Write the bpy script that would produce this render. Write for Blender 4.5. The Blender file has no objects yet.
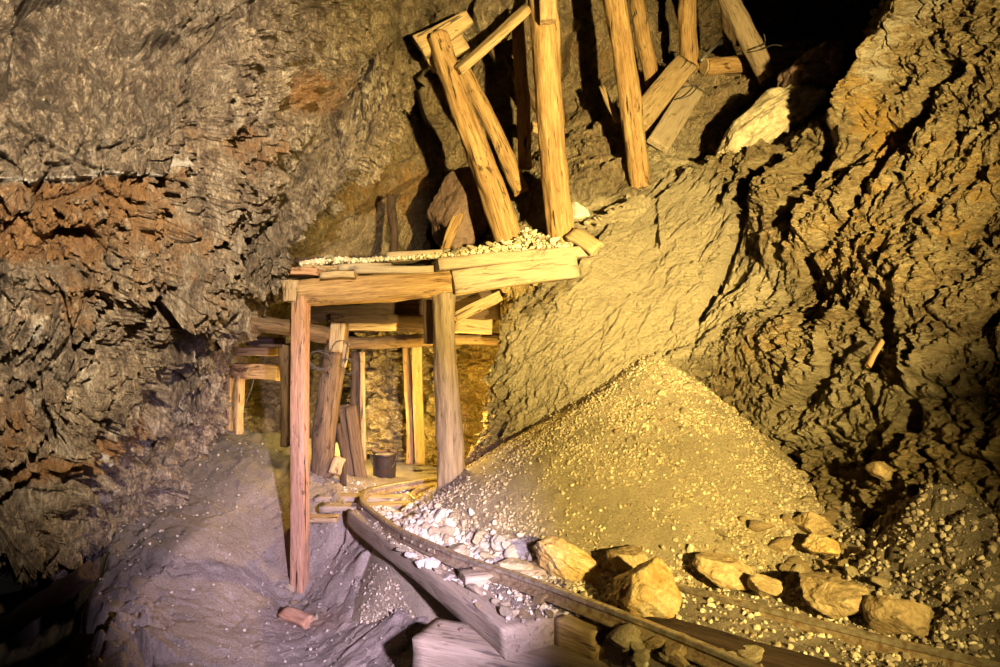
import bpy, math, random
import numpy as np
from mathutils import Vector, Matrix
random.seed(7); RNG = np.random.default_rng(7)
SC = bpy.context.scene; C = SC.collection
F = 640.0; CX, CY = 500.0, 333.5; CAMZ = 1.6

def W(px, py, Y):
    """point seen at (px,py) in the photo at forward distance Y"""
    return Vector(((px-CX)/F*Y, Y, CAMZ-(py-CY)/F*Y))
def Wa(px, py, Y):
    px, py, Y = map(np.asarray, (px, py, Y))
    return np.stack([(px-CX)/F*Y, Y*np.ones_like(px*1.0), CAMZ-(py-CY)/F*Y], -1)
def proj(P):
    return CX+F*P[..., 0]/P[..., 1], CY-F*(P[..., 2]-CAMZ)/P[..., 1]

# ------------------------------------------------------------ noise
def hsh(i, j, k, s):
    n = (i.astype(np.int64)*374761393 + j.astype(np.int64)*668265263 + k.astype(np.int64)*1442695041 + s*974634777) & 0xffffffff
    n = ((n ^ (n >> 13))*1274126177) & 0xffffffff
    n = ((n ^ (n >> 16))*2246822519) & 0xffffffff
    return n ^ (n >> 15)
def r01(h, s):
    n = ((h + s*0x9E3779B1) & 0xffffffff); n = ((n ^ (n >> 15))*2654435761) & 0xffffffff
    n = n ^ (n >> 13)
    return (n & 0xffffff)/float(0xffffff)
def perlin(P, s=0):
    I = np.floor(P).astype(np.int64); f = P-I; u = f*f*f*(f*(f*6-15)+10); out = np.zeros(len(P))
    for a in (0, 1):
        for b in (0, 1):
            for c in (0, 1):
                h = hsh(I[:, 0]+a, I[:, 1]+b, I[:, 2]+c, s)
                g = (r01(h, 1)*2-1)*(f[:, 0]-a)+(r01(h, 2)*2-1)*(f[:, 1]-b)+(r01(h, 3)*2-1)*(f[:, 2]-c)
                w = (u[:, 0] if a else 1-u[:, 0])*(u[:, 1] if b else 1-u[:, 1])*(u[:, 2] if c else 1-u[:, 2])
                out += w*g
    return out
def fbm(P, o=4, s=0, g=.5):
    a, t = 1., np.zeros(len(P))
    for k in range(o):
        t += a*perlin(P*2.03**k+17.3*k, s+k); a *= g
    return t
def facet(P, s=0, tilt=1.):
    I = np.floor(P).astype(np.int64); best = np.full(len(P), 1e9); sec = np.full(len(P), 1e9); val = np.zeros(len(P)); rid = np.zeros(len(P))
    for a in (-1, 0, 1):
        for b in (-1, 0, 1):
            for c in (-1, 0, 1):
                i, j, k = I[:, 0]+a, I[:, 1]+b, I[:, 2]+c
                h = hsh(i, j, k, s)
                d0 = P[:, 0]-i-r01(h, 1); d1 = P[:, 1]-j-r01(h, 2); d2 = P[:, 2]-k-r01(h, 3)
                d = d0*d0+d1*d1+d2*d2
                m = d < best
                sec = np.where(m, best, np.minimum(sec, d))
                r = r01(h, 4)
                v = (r-.5)+tilt*((r01(h, 5)-.5)*d0+(r01(h, 6)-.5)*d1+(r01(h, 7)-.5)*d2)*1.6
                best = np.where(m, d, best); val = np.where(m, v, val); rid = np.where(m, r, rid)
    return val, rid, np.sqrt(sec)-np.sqrt(best)
def rbf(pts, vals):
    pts = np.array(pts, float); vals = np.array(vals, float); n = len(pts); d = pts.shape[1]
    S = pts.std(0).max(); X = pts/S
    D = np.linalg.norm(X[:, None]-X[None], axis=2)
    K = D + np.eye(n)*1e-4; Pm = np.c_[np.ones(n), X]
    A = np.block([[K, Pm], [Pm.T, np.zeros((d+1, d+1))]])
    w = np.linalg.solve(A, np.r_[vals, np.zeros(d+1)])
    def f(q):
        q = np.asarray(q, float)/S; out = w[n]+q@w[n+1:]
        for k in range(n): out = out+w[k]*np.linalg.norm(q-X[k], axis=-1)
        return out
    return f
def segdist(u, v, pl):
    d = np.full(np.shape(u), 1e9)
    for (x0, y0), (x1, y1) in zip(pl[:-1], pl[1:]):
        dx, dy = x1-x0, y1-y0; t = np.clip(((u-x0)*dx+(v-y0)*dy)/(dx*dx+dy*dy), 0, 1)
        d = np.minimum(d, np.hypot(u-x0-t*dx, v-y0-t*dy))
    return d
def gauss(u, v, x, y, sx, sy): return np.exp(-((u-x)/sx)**2-((v-y)/sy)**2)
def sstep(a, b, x):
    t = np.clip((x-a)/(b-a), 0, 1); return t*t*(3-2*t)

# ------------------------------------------------------------ object helpers
def tag(o, label=None, cat=None, group=None, kind=None):
    if label: o['label'] = label
    if cat: o['category'] = cat
    if group: o['group'] = group
    if kind: o['kind'] = kind
    return o
def mesh_np(name, V, Fq, smooth=False, attrs=None):
    me = bpy.data.meshes.new(name); V = np.asarray(V, np.float32)
    if isinstance(Fq, np.ndarray):
        k = Fq.shape[1]; me.vertices.add(len(V)); me.vertices.foreach_set('co', V.ravel())
        me.loops.add(Fq.size); me.loops.foreach_set('vertex_index', Fq.ravel().astype(np.int32))
        me.polygons.add(len(Fq)); me.polygons.foreach_set('loop_start', np.arange(0, Fq.size, k, dtype=np.int32))
        me.update(calc_edges=True)
    else: me.from_pydata([tuple(map(float, v)) for v in V], [], Fq)
    me.validate()
    me.polygons.foreach_set('use_smooth', [smooth]*len(me.polygons))
    for k, a in (attrs or {}).items():
        at = me.attributes.new(k, 'FLOAT', 'POINT'); at.data.foreach_set('value', np.asarray(a, np.float32))
    me.update(); return me
def put(name, me, mat=None, parent=None, M=None):
    o = bpy.data.objects.new(name, me); C.objects.link(o)
    if mat and not me.materials: me.materials.append(mat)
    if parent: o.parent = parent
    if M is not None: o.matrix_world = M
    return o
def gridfaces(nv, nu):
    i = np.arange(nv*nu).reshape(nv, nu)
    return np.stack([i[:-1, :-1], i[1:, :-1], i[1:, 1:], i[:-1, 1:]], -1).reshape(-1, 4)

# ------------------------------------------------------------ materials
def newmat(name):
    m = bpy.data.materials.new(name); m.use_nodes = True; nt = m.node_tree
    b = nt.nodes['Principled BSDF']; return m, nt, b
def nd(nt, t, **kw):
    n = nt.nodes.new(t)
    for k, v in kw.items():
        if k.startswith('i_'): n.inputs[k[2:].replace('_', ' ')].default_value = v
        else: setattr(n, k, v)
    return n
def ramp(nt, src, stops):
    r = nt.nodes.new('ShaderNodeValToRGB'); e = r.color_ramp.elements
    while len(e) < len(stops): e.new(.5)
    for q, (p, c) in zip(e, stops): q.position = p; q.color = (*c, 1)
    nt.links.new(src, r.inputs['Fac']); return r.outputs['Color']
def mixc(nt, fac, a, b, mode='MIX'):
    n = nt.nodes.new('ShaderNodeMix'); n.data_type = 'RGBA'; n.blend_type = mode
    for s, v in ((n.inputs[0], fac), (n.inputs[6], a), (n.inputs[7], b)):
        if isinstance(v, (int, float)): s.default_value = v
        elif isinstance(v, tuple): s.default_value = (*v, 1)
        else: nt.links.new(v, s)
    return n.outputs[2]
def mth(nt, op, a, b=0., c=None):
    n = nt.nodes.new('ShaderNodeMath'); n.operation = op
    for s, v in zip(n.inputs, (a, b, c)):
        if v is None: continue
        if isinstance(v, (int, float)): s.default_value = v
        else: nt.links.new(v, s)
    return n.outputs[0]
def noise(nt, vec, scale, detail=8, rough=.6, dist=0):
    n = nd(nt, 'ShaderNodeTexNoise'); n.inputs['Scale'].default_value = scale; n.inputs['Detail'].default_value = detail
    n.inputs['Roughness'].default_value = rough; n.inputs['Distortion'].default_value = dist
    nt.links.new(vec, n.inputs['Vector']); return n.outputs[0]
def attr(nt, name):
    n = nd(nt, 'ShaderNodeAttribute'); n.attribute_name = name; return n.outputs['Fac']
def bump(nt, b, hts):
    prev = None
    for h, s, d in hts:
        n = nd(nt, 'ShaderNodeBump'); n.inputs['Strength'].default_value = s; n.inputs['Distance'].default_value = d
        nt.links.new(h, n.inputs['Height'])
        if prev: nt.links.new(prev, n.inputs['Normal'])
        prev = n.outputs[0]
    nt.links.new(prev, b.inputs['Normal'])
def rockmat(name, dark, mid, light, pale, rustc, dustc, rot=(0, 0, 0), sc=(1, 1, 1), rough=.5, fine=1., obj=False):
    m, nt, b = newmat(name); tc = nd(nt, 'ShaderNodeTexCoord').outputs['Object']
    mp = nd(nt, 'ShaderNodeMapping'); mp.inputs['Rotation'].default_value = rot; mp.inputs['Scale'].default_value = sc
    nt.links.new(tc, mp.inputs['Vector']); v = mp.outputs[0]
    n1 = noise(nt, v, 2.2, 10, .68, .6); n2 = noise(nt, v, 9, 12, .72, 1.0); n3 = noise(nt, v, 45, 6, .7)
    base = ramp(nt, n2, [(.36, dark), (.46, mid), (.54, light), (.64, pale)])
    base2 = ramp(nt, n1, [(.35, dark), (.5, mid), (.62, light)])
    col = mixc(nt, .35, base, base2)
    col = mixc(nt, .8, col, ramp(nt, n3, [(.3, (.2, .2, .2)), (.5, (.9, .9, .9)), (.68, (1.8, 1.75, 1.65))]), 'MULTIPLY')
    t = attr(nt, 'tint')
    col = mixc(nt, .6, col, ramp(nt, t, [(0, (.62, .6, .6)), (.5, (1, 1, 1)), (1, (1.45, 1.38, 1.25))]), 'MULTIPLY')
    ru = attr(nt, 'rust')
    rn = mth(nt, 'ADD', ru, mth(nt, 'MULTIPLY_ADD', noise(nt, v, 5, 8, .7, .8), 1.6, -1.25))
    rf = ramp(nt, rn, [(.05, (0, 0, 0)), (.45, (1, 1, 1))])
    rcol = mixc(nt, n3, (rustc[0]*.35, rustc[1]*.3, rustc[2]*.3), tuple(x*1.5 for x in rustc))
    col = mixc(nt, mth(nt, 'MULTIPLY', rf, .85), col, rcol)
    pf = ramp(nt, mth(nt, 'ADD', attr(nt, 'pale'), mth(nt, 'MULTIPLY_ADD', n2, 1.4, -1.0)), [(.15, (0, 0, 0)), (.5, (1, 1, 1))])
    col = mixc(nt, pf, col, (.72, .66, .58))
    du = mth(nt, 'ADD', attr(nt, 'dust'), mth(nt, 'MULTIPLY_ADD', n2, 1.5, -.95))
    df = ramp(nt, du, [(.1, (0, 0, 0)), (.55, (1, 1, 1))])
    dn = noise(nt, tc, 60, 5, .7)
    dcol = mixc(nt, dn, tuple(x*.7 for x in dustc), tuple(x*1.25 for x in dustc))
    col = mixc(nt, df, col, dcol)
    nt.links.new(col, b.inputs['Base Color'])
    b.inputs['Roughness'].default_value = rough
    b.inputs['Specular IOR Level'].default_value = .45
    h2 = noise(nt, v, 22, 12, .75, .5)
    vo = nd(nt, 'ShaderNodeTexVoronoi'); vo.inputs['Scale'].default_value = 14
    mv = nd(nt, 'ShaderNodeVectorMath', operation='ADD'); nt.links.new(v, mv.inputs[0])
    nz = nd(nt, 'ShaderNodeTexNoise'); nz.inputs['Scale'].default_value = 6; nt.links.new(v, nz.inputs['Vector']); nt.links.new(nz.outputs['Color'], mv.inputs[1])
    nt.links.new(mv.outputs[0], vo.inputs['Vector']); vo.feature = 'F1'
    ve = nd(nt, 'ShaderNodeTexVoronoi'); ve.feature = 'DISTANCE_TO_EDGE'; ve.inputs['Scale'].default_value = 6.5; nt.links.new(mv.outputs[0], ve.inputs['Vector'])
    ve2 = nd(nt, 'ShaderNodeTexVoronoi'); ve2.feature = 'DISTANCE_TO_EDGE'; ve2.inputs['Scale'].default_value = 19; nt.links.new(mv.outputs[0], ve2.inputs['Vector'])
    e1 = ramp(nt, ve.outputs['Distance'], [(0, (0, 0, 0)), (.05, (1, 1, 1))]); e2 = ramp(nt, ve2.outputs['Distance'], [(0, (0, 0, 0)), (.07, (1, 1, 1))])
    nodust = mth(nt, 'SUBTRACT', 1., mth(nt, 'MULTIPLY', df, .8))
    bump(nt, b, [(h2, 1., .09*fine), (mth(nt, 'MULTIPLY', vo.outputs['Distance'], nodust), .7, .05*fine), (mth(nt, 'MULTIPLY', e1, nodust), 1., .05*fine), (mth(nt, 'MULTIPLY', e2, nodust), 1., .022*fine), (n3, 1., .02*fine)])
    return m
def sandmat(name, col, var=.25, sc=60):
    m, nt, b = newmat(name); tc = nd(nt, 'ShaderNodeTexCoord').outputs['Object']
    n1 = noise(nt, tc, 1.6, 6, .6, .4); n2 = noise(nt, tc, sc, 8, .75); n3 = noise(nt, tc, sc*4, 3, .6)
    a = mixc(nt, ramp(nt, n1, [(.35, (0, 0, 0)), (.65, (1, 1, 1))]), tuple(x*(1-var) for x in col), tuple(min(1, x*(1+var*.6)) for x in col))
    a = mixc(nt, .8, a, ramp(nt, n2, [(.3, (.5, .48, .45)), (.5, (1, 1, 1)), (.7, (1.35, 1.33, 1.3))]), 'MULTIPLY')
    a = mixc(nt, .5, a, ramp(nt, n3, [(.35, (.6, .6, .6)), (.65, (1.4, 1.4, 1.4))]), 'MULTIPLY')
    ru = attr(nt, 'rust')
    a = mixc(nt, mth(nt, 'MULTIPLY', ru, .8), a, (.34, .17, .06))
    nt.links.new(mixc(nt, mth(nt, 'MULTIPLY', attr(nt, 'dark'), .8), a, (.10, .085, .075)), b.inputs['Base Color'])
    b.inputs['Roughness'].default_value = .9; b.inputs['Specular IOR Level'].default_value = .2
    bump(nt, b, [(n2, .9, .02), (n3, .6, .006)])
    return m
def stonemat(name, cols, dust=.5):
    m, nt, b = newmat(name); tc = nd(nt, 'ShaderNodeTexCoord').outputs['Object']
    oi = nd(nt, 'ShaderNodeObjectInfo').outputs['Random']
    v = nd(nt, 'ShaderNodeVectorMath', operation='ADD'); nt.links.new(tc, v.inputs[0]); nt.links.new(mth(nt, 'MULTIPLY', oi, 30), v.inputs[1])
    n1 = noise(nt, v.outputs[0], 7, 8, .7, .7); n2 = noise(nt, v.outputs[0], 50, 6, .7)
    a = ramp(nt, n1, [(.32, cols[0]), (.5, cols[1]), (.68, cols[2])])
    a = mixc(nt, .7, a, ramp(nt, oi, [(0, (.6, .58, .56)), (.5, (1, 1, 1)), (1, (1.35, 1.32, 1.28))]), 'MULTIPLY')
    a = mixc(nt, .6, a, ramp(nt, n2, [(.32, (.45, .45, .45)), (.52, (1, 1, 1)), (.7, (1.5, 1.45, 1.4))]), 'MULTIPLY')
    nt.links.new(a, b.inputs['Base Color']); b.inputs['Roughness'].default_value = .75
    bump(nt, b, [(n1, .6, .03), (n2, .8, .008)])
    return m
def woodmat(name, c0, c1, crack=(.05, .03, .02), dust=0., dustc=(.5, .42, .3), grain=1.):
    """grain runs along local Z"""
    m, nt, b = newmat(name); tc = nd(nt, 'ShaderNodeTexCoord').outputs['Object']
    oi = nd(nt, 'ShaderNodeObjectInfo').outputs['Random']
    v = nd(nt, 'ShaderNodeVectorMath', operation='ADD'); nt.links.new(tc, v.inputs[0]); nt.links.new(mth(nt, 'MULTIPLY', oi, 40), v.inputs[1])
    mp = nd(nt, 'ShaderNodeMapping'); mp.inputs['Scale'].default_value = (1, 1, .07); nt.links.new(v.outputs[0], mp.inputs['Vector'])
    mp2 = nd(nt, 'ShaderNodeMapping'); mp2.inputs['Scale'].default_value = (1, 1, .3); nt.links.new(v.outputs[0], mp2.inputs['Vector'])
    n1 = noise(nt, mp.outputs[0], 22*grain, 8, .65, .5); n2 = noise(nt, mp.outputs[0], 90*grain, 5, .6); n3 = noise(nt, mp2.outputs[0], 9, 10, .75, .8)
    a = ramp(nt, n1, [(.3, c0), (.7, c1)])
    a = mixc(nt, .6, a, ramp(nt, n2, [(.35, (.5, .47, .42)), (.6, (1.2, 1.2, 1.2))]), 'MULTIPLY')
    a = mixc(nt, ramp(nt, n3, [(.36, (1, 1, 1)), (.43, (0, 0, 0))]), a, tuple(x*.3 for x in c0))
    ck = ramp(nt, noise(nt, mp.outputs[0], 30*grain, 3, .5, .3), [(.33, (1, 1, 1)), (.37, (0, 0, 0))])
    a = mixc(nt, ck, a, crack)
    if dust:
        a = mixc(nt, mth(nt, 'MULTIPLY', ramp(nt, n3, [(.4, (.3, .3, .3)), (.6, (1, 1, 1))]), dust), a, dustc)
    nt.links.new(a, b.inputs['Base Color']); b.inputs['Roughness'].default_value = .8; b.inputs['Specular IOR Level'].default_value = .25
    bump(nt, b, [(n1, .7, .012), (n3, .7, .02), (n2, .5, .003)])
    return m
def plain(name, col, rough=.5, metal=0., rust=None):
    m, nt, b = newmat(name); tc = nd(nt, 'ShaderNodeTexCoord').outputs['Object']
    n = noise(nt, tc, 30, 8, .7)
    c2 = rust or tuple(x*.6 for x in col)
    nt.links.new(ramp(nt, n, [(.42, col), (.62, c2)]), b.inputs['Base Color'])
    b.inputs['Roughness'].default_value = rough; b.inputs['Metallic'].default_value = metal
    bump(nt, b, [(n, .3, .004)]); return m

DUST = (.52, .44, .31)
M_left = rockmat('left_rock', (.075, .055, .05), (.24, .18, .13), (.44, .35, .25), (.72, .64, .53), (.40, .21, .075), (.42, .36, .28), (0, .3, 0), (1.3, 1.3, .55), .5)
M_right = rockmat('right_rock', (.10, .065, .04), (.30, .22, .12), (.48, .38, .22), (.68, .58, .38), (.58, .36, .09), DUST, (0, -.7, 0), (.5, 1.2, 1.6), .5)
M_back = rockmat('back_rock', (.14, .10, .07), (.34, .25, .17), (.50, .39, .25), (.66, .54, .38), (.45, .24, .07), DUST, (0, .5, 0), (1.2, 1.2, .5), .6, .6)
M_inner = rockmat('tunnel_rock', (.2, .13, .05), (.5, .36, .15), (.68, .52, .26), (.75, .65, .42), (.68, .4, .09), DUST, (0, 0, 0), (1, 1, 1), .6)
M_floor = sandmat('dusty_ground', (.43, .36, .30))
M_pile = sandmat('pile_sand', (.48, .40, .28), .18)
M_gravel = stonemat('gravel', [(.22, .16, .09), (.46, .37, .23), (.66, .57, .42)])
M_stone = stonemat('broken_stone', [(.26, .20, .13), (.48, .40, .27), (.68, .6, .46)])
M_stoneY = stonemat('ochre_stone', [(.42, .24, .07), (.62, .44, .2), (.78, .66, .44)])
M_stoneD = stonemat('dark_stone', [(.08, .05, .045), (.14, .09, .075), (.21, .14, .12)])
M_stoneB = stonemat('brown_stone', [(.20, .14, .08), (.34, .25, .14), (.46, .36, .22)])
M_boulder = stonemat('pale_boulder', [(.22, .18, .12), (.42, .36, .25), (.6, .54, .4)])
M_white = stonemat('white_rubble', [(.62, .54, .42), (.78, .72, .62), (.88, .84, .76)])
M_log = woodmat('log_bark', (.24, .13, .055), (.52, .35, .17))
M_logd = woodmat('shaded_old_log', (.08, .05, .03), (.21, .14, .085))  # old wood, also darkened in colour to stand for shade under the platform
M_logg = woodmat('dusty_log', (.17, .12, .08), (.36, .27, .18), dust=.35, dustc=(.34, .27, .19))
M_board = woodmat('sawn_board', (.30, .20, .10), (.50, .37, .22), dust=.1)
M_dboard = woodmat('dusty_board', (.26, .19, .12), (.43, .34, .24), dust=.5, dustc=(.40, .34, .27))
M_red = woodmat('reddish_board', (.34, .17, .09), (.56, .34, .22), grain=1.3)
M_dark = woodmat('shaded_timber', (.04, .026, .02), (.10, .065, .05))  # colour deepened to stand in for shade on unlit timbers
M_rail = plain('rail_steel', (.36, .29, .2), .5, .3, (.17, .10, .06))
M_railtop = plain('rail_head_steel', (.55, .5, .42), .35, .7, (.3, .22, .15))
M_bucket = plain('bucket_metal', (.035, .035, .05), .35, .4, (.07, .04, .03))
M_wire = plain('wire', (.10, .09, .09), .5, .5)
M_pipe = plain('pipe', (.4, .4, .42), .4, .7, (.22, .17, .13))

# ------------------------------------------------------------ rock patches
def catmull(A, n):
    """resample axis 0 of A to n rows"""
    m = len(A); t = np.linspace(0, m-1-1e-9, n); i = t.astype(int); f = (t-i)
    f = f.reshape((-1,)+(1,)*(A.ndim-1))
    g = lambda k: A[np.clip(i+k, 0, m-1)]
    p0, p1, p2, p3 = g(-1), g(0), g(1), g(2)
    # clamp the end tangents
    return .5*((2*p1)+(-p0+p2)*f+(2*p0-5*p1+4*p2-p3)*f*f+(-p0+3*p1-3*p2+p3)*f**3)
def rotm(ax, ay, az):
    return np.array(Matrix.Rotation(az, 3, 'Z') @ Matrix.Rotation(ay, 3, 'Y') @ Matrix.Rotation(ax, 3, 'X'))
def patch(name, ctrl, nu, nv, mat, fol=(0, 0, 0), stretch=(1, 1, 1), amp=1., amps=(.10, .16, .07, .028), seed=0, feat=None, attrf=None, soft=None, flip=False):
    A = np.array(ctrl, float)              # rows x cols x (px,py,Y)
    A = Wa(A[..., 0], A[..., 1], A[..., 2])
    A = catmull(A, nv); A = np.swapaxes(catmull(np.swapaxes(A, 0, 1), nu), 0, 1)
    du = np.gradient(A, axis=1); dv = np.gradient(A, axis=0); N = np.cross(du, dv); N /= np.linalg.norm(N, axis=2, keepdims=True)+1e-9
    P = A.reshape(-1, 3); N = N.reshape(-1, 3)
    s = np.sign((N*(-P+np.array([0, 0, CAMZ]))).sum(1).mean()); N = N*s     # towards the viewer side
    u, v = proj(P)
    R = rotm(*fol); wp = np.stack([perlin(P*1.3, 91+seed), perlin(P*1.3+9, 92+seed), perlin(P*1.3+5, 93+seed)], 1)*.16
    Q = ((P+wp)@R)/np.array(stretch)
    v1, id1, e1 = facet(Q*1.3, seed+1); v2, id2, e2 = facet(Q*3.8+3, seed+2); v3, id3, e3 = facet(Q*10+7, seed+3, 1.3); v4, id4, e4 = facet(Q*25+1, seed+4, 1.3)
    a0, a1, a2, a3 = amps
    k = soft(u, v) if soft else 0.          # 0 rock, 1 smooth dust-covered
    rel = 1-.62*np.asarray(k)
    cr = perlin(Q*1.7+31, seed+9); crack = np.exp(-(cr/.035)**2)
    d = a0*fbm(P*.9, 3, seed)*1.6 + rel*(a1*v1+a2*v2+a3*v3+a3*.55*v4-.05*crack*a1/.16-.03*np.exp(-(e2/.06)**2)*a2/.07) + .012*fbm(P*9, 4, seed+5)*(1+1.2*rel)
    if feat is not None: d = d+feat(u, v, P)
    P2 = P+N*(amp*d)[:, None]
    at = {'tint': .4*id2+.35*id3+.25*id4, 'rust': np.zeros(len(P)), 'dust': np.zeros(len(P)), 'pale': np.zeros(len(P))}
    if attrf: at.update(attrf(u, v, P2))
    Fq = gridfaces(nv, nu)
    if s < 0: Fq = Fq[:, ::-1]
    me = mesh_np(name, P2, Fq, False, at)
    o = put(name, me, mat); tag(o, kind='structure'); return o

# --- left wall
rows = [(-150, 560, 6.7), (-60, 530, 6.7), (0, 499, 6.7), (25, 474, 6.7), (62, 422, 6.6), (100, 408, 6.3), (140, 374, 5.9), (200, 330, 5.6), (245, 297, 5.45), (283, 283, 5.6), (300, 252, 5.7), (345, 232, 5.7), (400, 210, 5.9), (440, 186, 6.0), (500, 150, 5.6), (545, 98, 5.0)]
dl = rbf([(-200, 0), (-200, 300), (-200, 520), (0, 0), (0, 170), (0, 260), (0, 400), (0, 530), (100, 0), (100, 160), (110, 280), (100, 400), (60, 500), (200, 0), (200, 150), (200, 300), (180, 420), (300, 50), (300, 150), (280, 220), (400, 20), (100, 540), (150, 440)],
         [3.0, 3.1, 3.1, 3.5, 3.5, 3.65, 3.7, 3.85, 3.9, 3.7, 4.0, 4.1, 4.2, 4.3, 4.2, 4.55, 4.8, 5.0, 4.8, 4.9, 5.9, 4.6, 4.9])
ctrl = []
for (py, bx, bd) in rows:
    r = []
    for t in (0, .14, .28, .42, .56, .68, .8, .9):
        px = -200+(bx+200)*t
        w = sstep(.7, 1, t); yy = py if py < 500 else py+(530-py)*(1-t)*.0
        if py >= 500: yy = py+(515-py)*(1-t)**2
        r.append((px, yy, float(dl(np.array([px, min(py, 530)])))*(1-w)+bd*w))
    r += [(bx-3, py, bd-.1), (bx, py+2, bd+.25), (bx-12, py, bd+1.1), (bx-50, py, bd+2.4)]
    ctrl.append(r)
last = [(p[0], p[1]+10, p[2]+.5) for p in ctrl[-1]]; last2 = [(p[0], p[1]-20, p[2]+1.8) for p in ctrl[-1]]
ctrl += [last, last2]
vein = [(-50, 176), (30, 181), (75, 180), (105, 172), (150, 177), (178, 172), (192, 160)]
def left_feat(u, v, P):
    ly = np.interp(u, [p[0] for p in vein], [p[1] for p in vein])
    step = .07*sstep(-30, -1, v-ly)*(1-sstep(-2, 3, v-ly))*(u < 200)
    d = step
    d = d-.16*np.exp(-(segdist(u, v, [(236, 345), (200, 390), (165, 425), (120, 455), (60, 480)])/7)**2)
    d = d-.14*np.exp(-(segdist(u, v, [(30, 262), (60, 235), (100, 245), (130, 330), (150, 400)])/7)**2)
    d = d-.10*np.exp(-(segdist(u, v, [(225, 0), (262, 50), (255, 130), (300, 105)])/5)**2)
    d = d-.10*np.exp(-(segdist(u, v, [(0, 60), (40, 52), (60, 38)])/4)**2)
    d = d-.10*np.exp(-(segdist(u, v, [(0, 110), (60, 150), (95, 170)])/3)**2)
    d = d-.12*np.exp(-(segdist(u, v, [(190, 150), (170, 180), (188, 215)])/5)**2)
    d = d-.14*np.exp(-(segdist(u, v, [(322, 0), (345, 40)])/7)**2)
    d = d+.2*gauss(u, v, 190, 320, 45, 40)+.12*gauss(u, v, 60, 330, 40, 60)+.15*gauss(u, v, 350, 100, 50, 60)
    return d
def left_attr(u, v, P):
    ly = np.interp(u, [p[0] for p in vein], [p[1] for p in vein])
    rust = sstep(0, 8, v-ly)*(1-sstep(60, 105, v-ly))*(1-sstep(170, 215, u))*(.5+.35*(perlin(P*3, 7)>0))
    rust = np.maximum(rust, .75*np.exp(-(segdist(u, v, [(20, 480), (80, 450), (130, 425)])/14)**2))
    rust = np.maximum(rust, .7*gauss(u, v, 310, 95, 40, 28)); rust = np.maximum(rust, .55*gauss(u, v, 235, 145, 45, 30))
    rust = np.maximum(rust, .4*gauss(u, v, 60, 300, 60, 40)); rust = np.maximum(rust, .35*gauss(u, v, 160, 260, 50, 50)); rust = np.maximum(rust, .5*gauss(u, v, 0, 420, 50, 60))
    rust = np.clip(rust+.22+.35*perlin(P*1.1, 8), 0, 1)
    pale = .95*np.exp(-(np.abs(v-ly)/3.0)**2)*(u < 190)*(v < ly+4)+.45*gauss(u, v, 60, 150, 60, 30)+.5*gauss(u, v, 30, 330, 40, 22)+.35*gauss(u, v, 120, 300, 22, 50)
    pale = np.maximum(pale, .5*gauss(u, v, 370, 90, 60, 60)); pale = np.maximum(pale, .7*np.exp(-(segdist(u, v, [(85, 450), (98, 475), (102, 500)])/6)**2))
    return {'rust': rust, 'pale': pale, 'dust': .3*gauss(u, v, 420, 30, 60, 60)}
patch('wall_left', ctrl, 480, 460, M_left, (0.2, .35, 0), (.8, .7, 1.4), 1., (.12, .24, .13, .07), 11, left_feat, left_attr)

# --- right wall
dr = rbf([(905, 0), (875, 40), (838, 120), (735, 165), (620, 215), (585, 250), (520, 305), (497, 350), (487, 420), (470, 480),
          (660, 340), (700, 350), (750, 400), (800, 450), (850, 500), (600, 400), (560, 450), (640, 270), (700, 230), (750, 250), (800, 200), (850, 300), (900, 200), (950, 100),
          (1000, 0), (1000, 200), (1000, 400), (920, 400), (1000, 560), (920, 520), (1200, 0), (1200, 300), (1200, 600), (700, 550), (880, 580), (470, 600)],
         [5.2, 5.3, 5.6, 6.5, 6.4, 5.9, 6.1, 6.0, 6.0, 6.0,
          5.5, 5.42, 5.1, 4.6, 4.2, 5.42, 5.48, 5.9, 6.0, 5.65, 5.3, 4.5, 4.6, 4.7,
          4.4, 4.0, 3.5, 3.9, 3.15, 3.65, 3.8, 3.2, 2.6, 5.4, 3.9, 6.0])
rr = [(-150, 960), (-60, 930), (0, 905), (22, 882), (60, 868), (110, 842), (135, 800), (165, 725), (190, 668), (215, 622), (245, 592), (270, 572), (300, 528), (330, 502), (380, 492), (440, 484), (480, 466), (560, 460), (640, 460)]
ctrl = []
for (py, bx) in rr:
    r = []
    bd = float(dr(np.array([bx, py])))
    if py > 285: r += [(bx+45, py, bd+2.2), (bx+12, py, bd+.9), (bx+1, py, bd+.2)]
    else: r += [(bx+30, py+20, bd+1.6), (bx+10, py+8, bd+.8), (bx+1, py+1, bd+.2)]
    for t in (0, .07, .15, .25, .37, .5, .65, .82, 1):
        px = bx+(1220-bx)*t; r.append((px, py, float(dr(np.array([px, py])))))
    ctrl.append(r)
def right_soft(u, v):
    m = rbfline(u, v); return m
def rbfline(u, v):
    # dust-covered zone between the platform and the heap
    a = gauss(u, v, 610, 290, 85, 75)*1.25+gauss(u, v, 560, 380, 70, 90)*.9+gauss(u, v, 660, 210, 60, 35)*1.0+gauss(u, v, 690, 280, 50, 70)*.7
    return np.clip(a, 0, 1)*(1-.8*np.exp(-(segdist(u, v, [(500, 320), (545, 300), (570, 275)])/14)**2))
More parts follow.
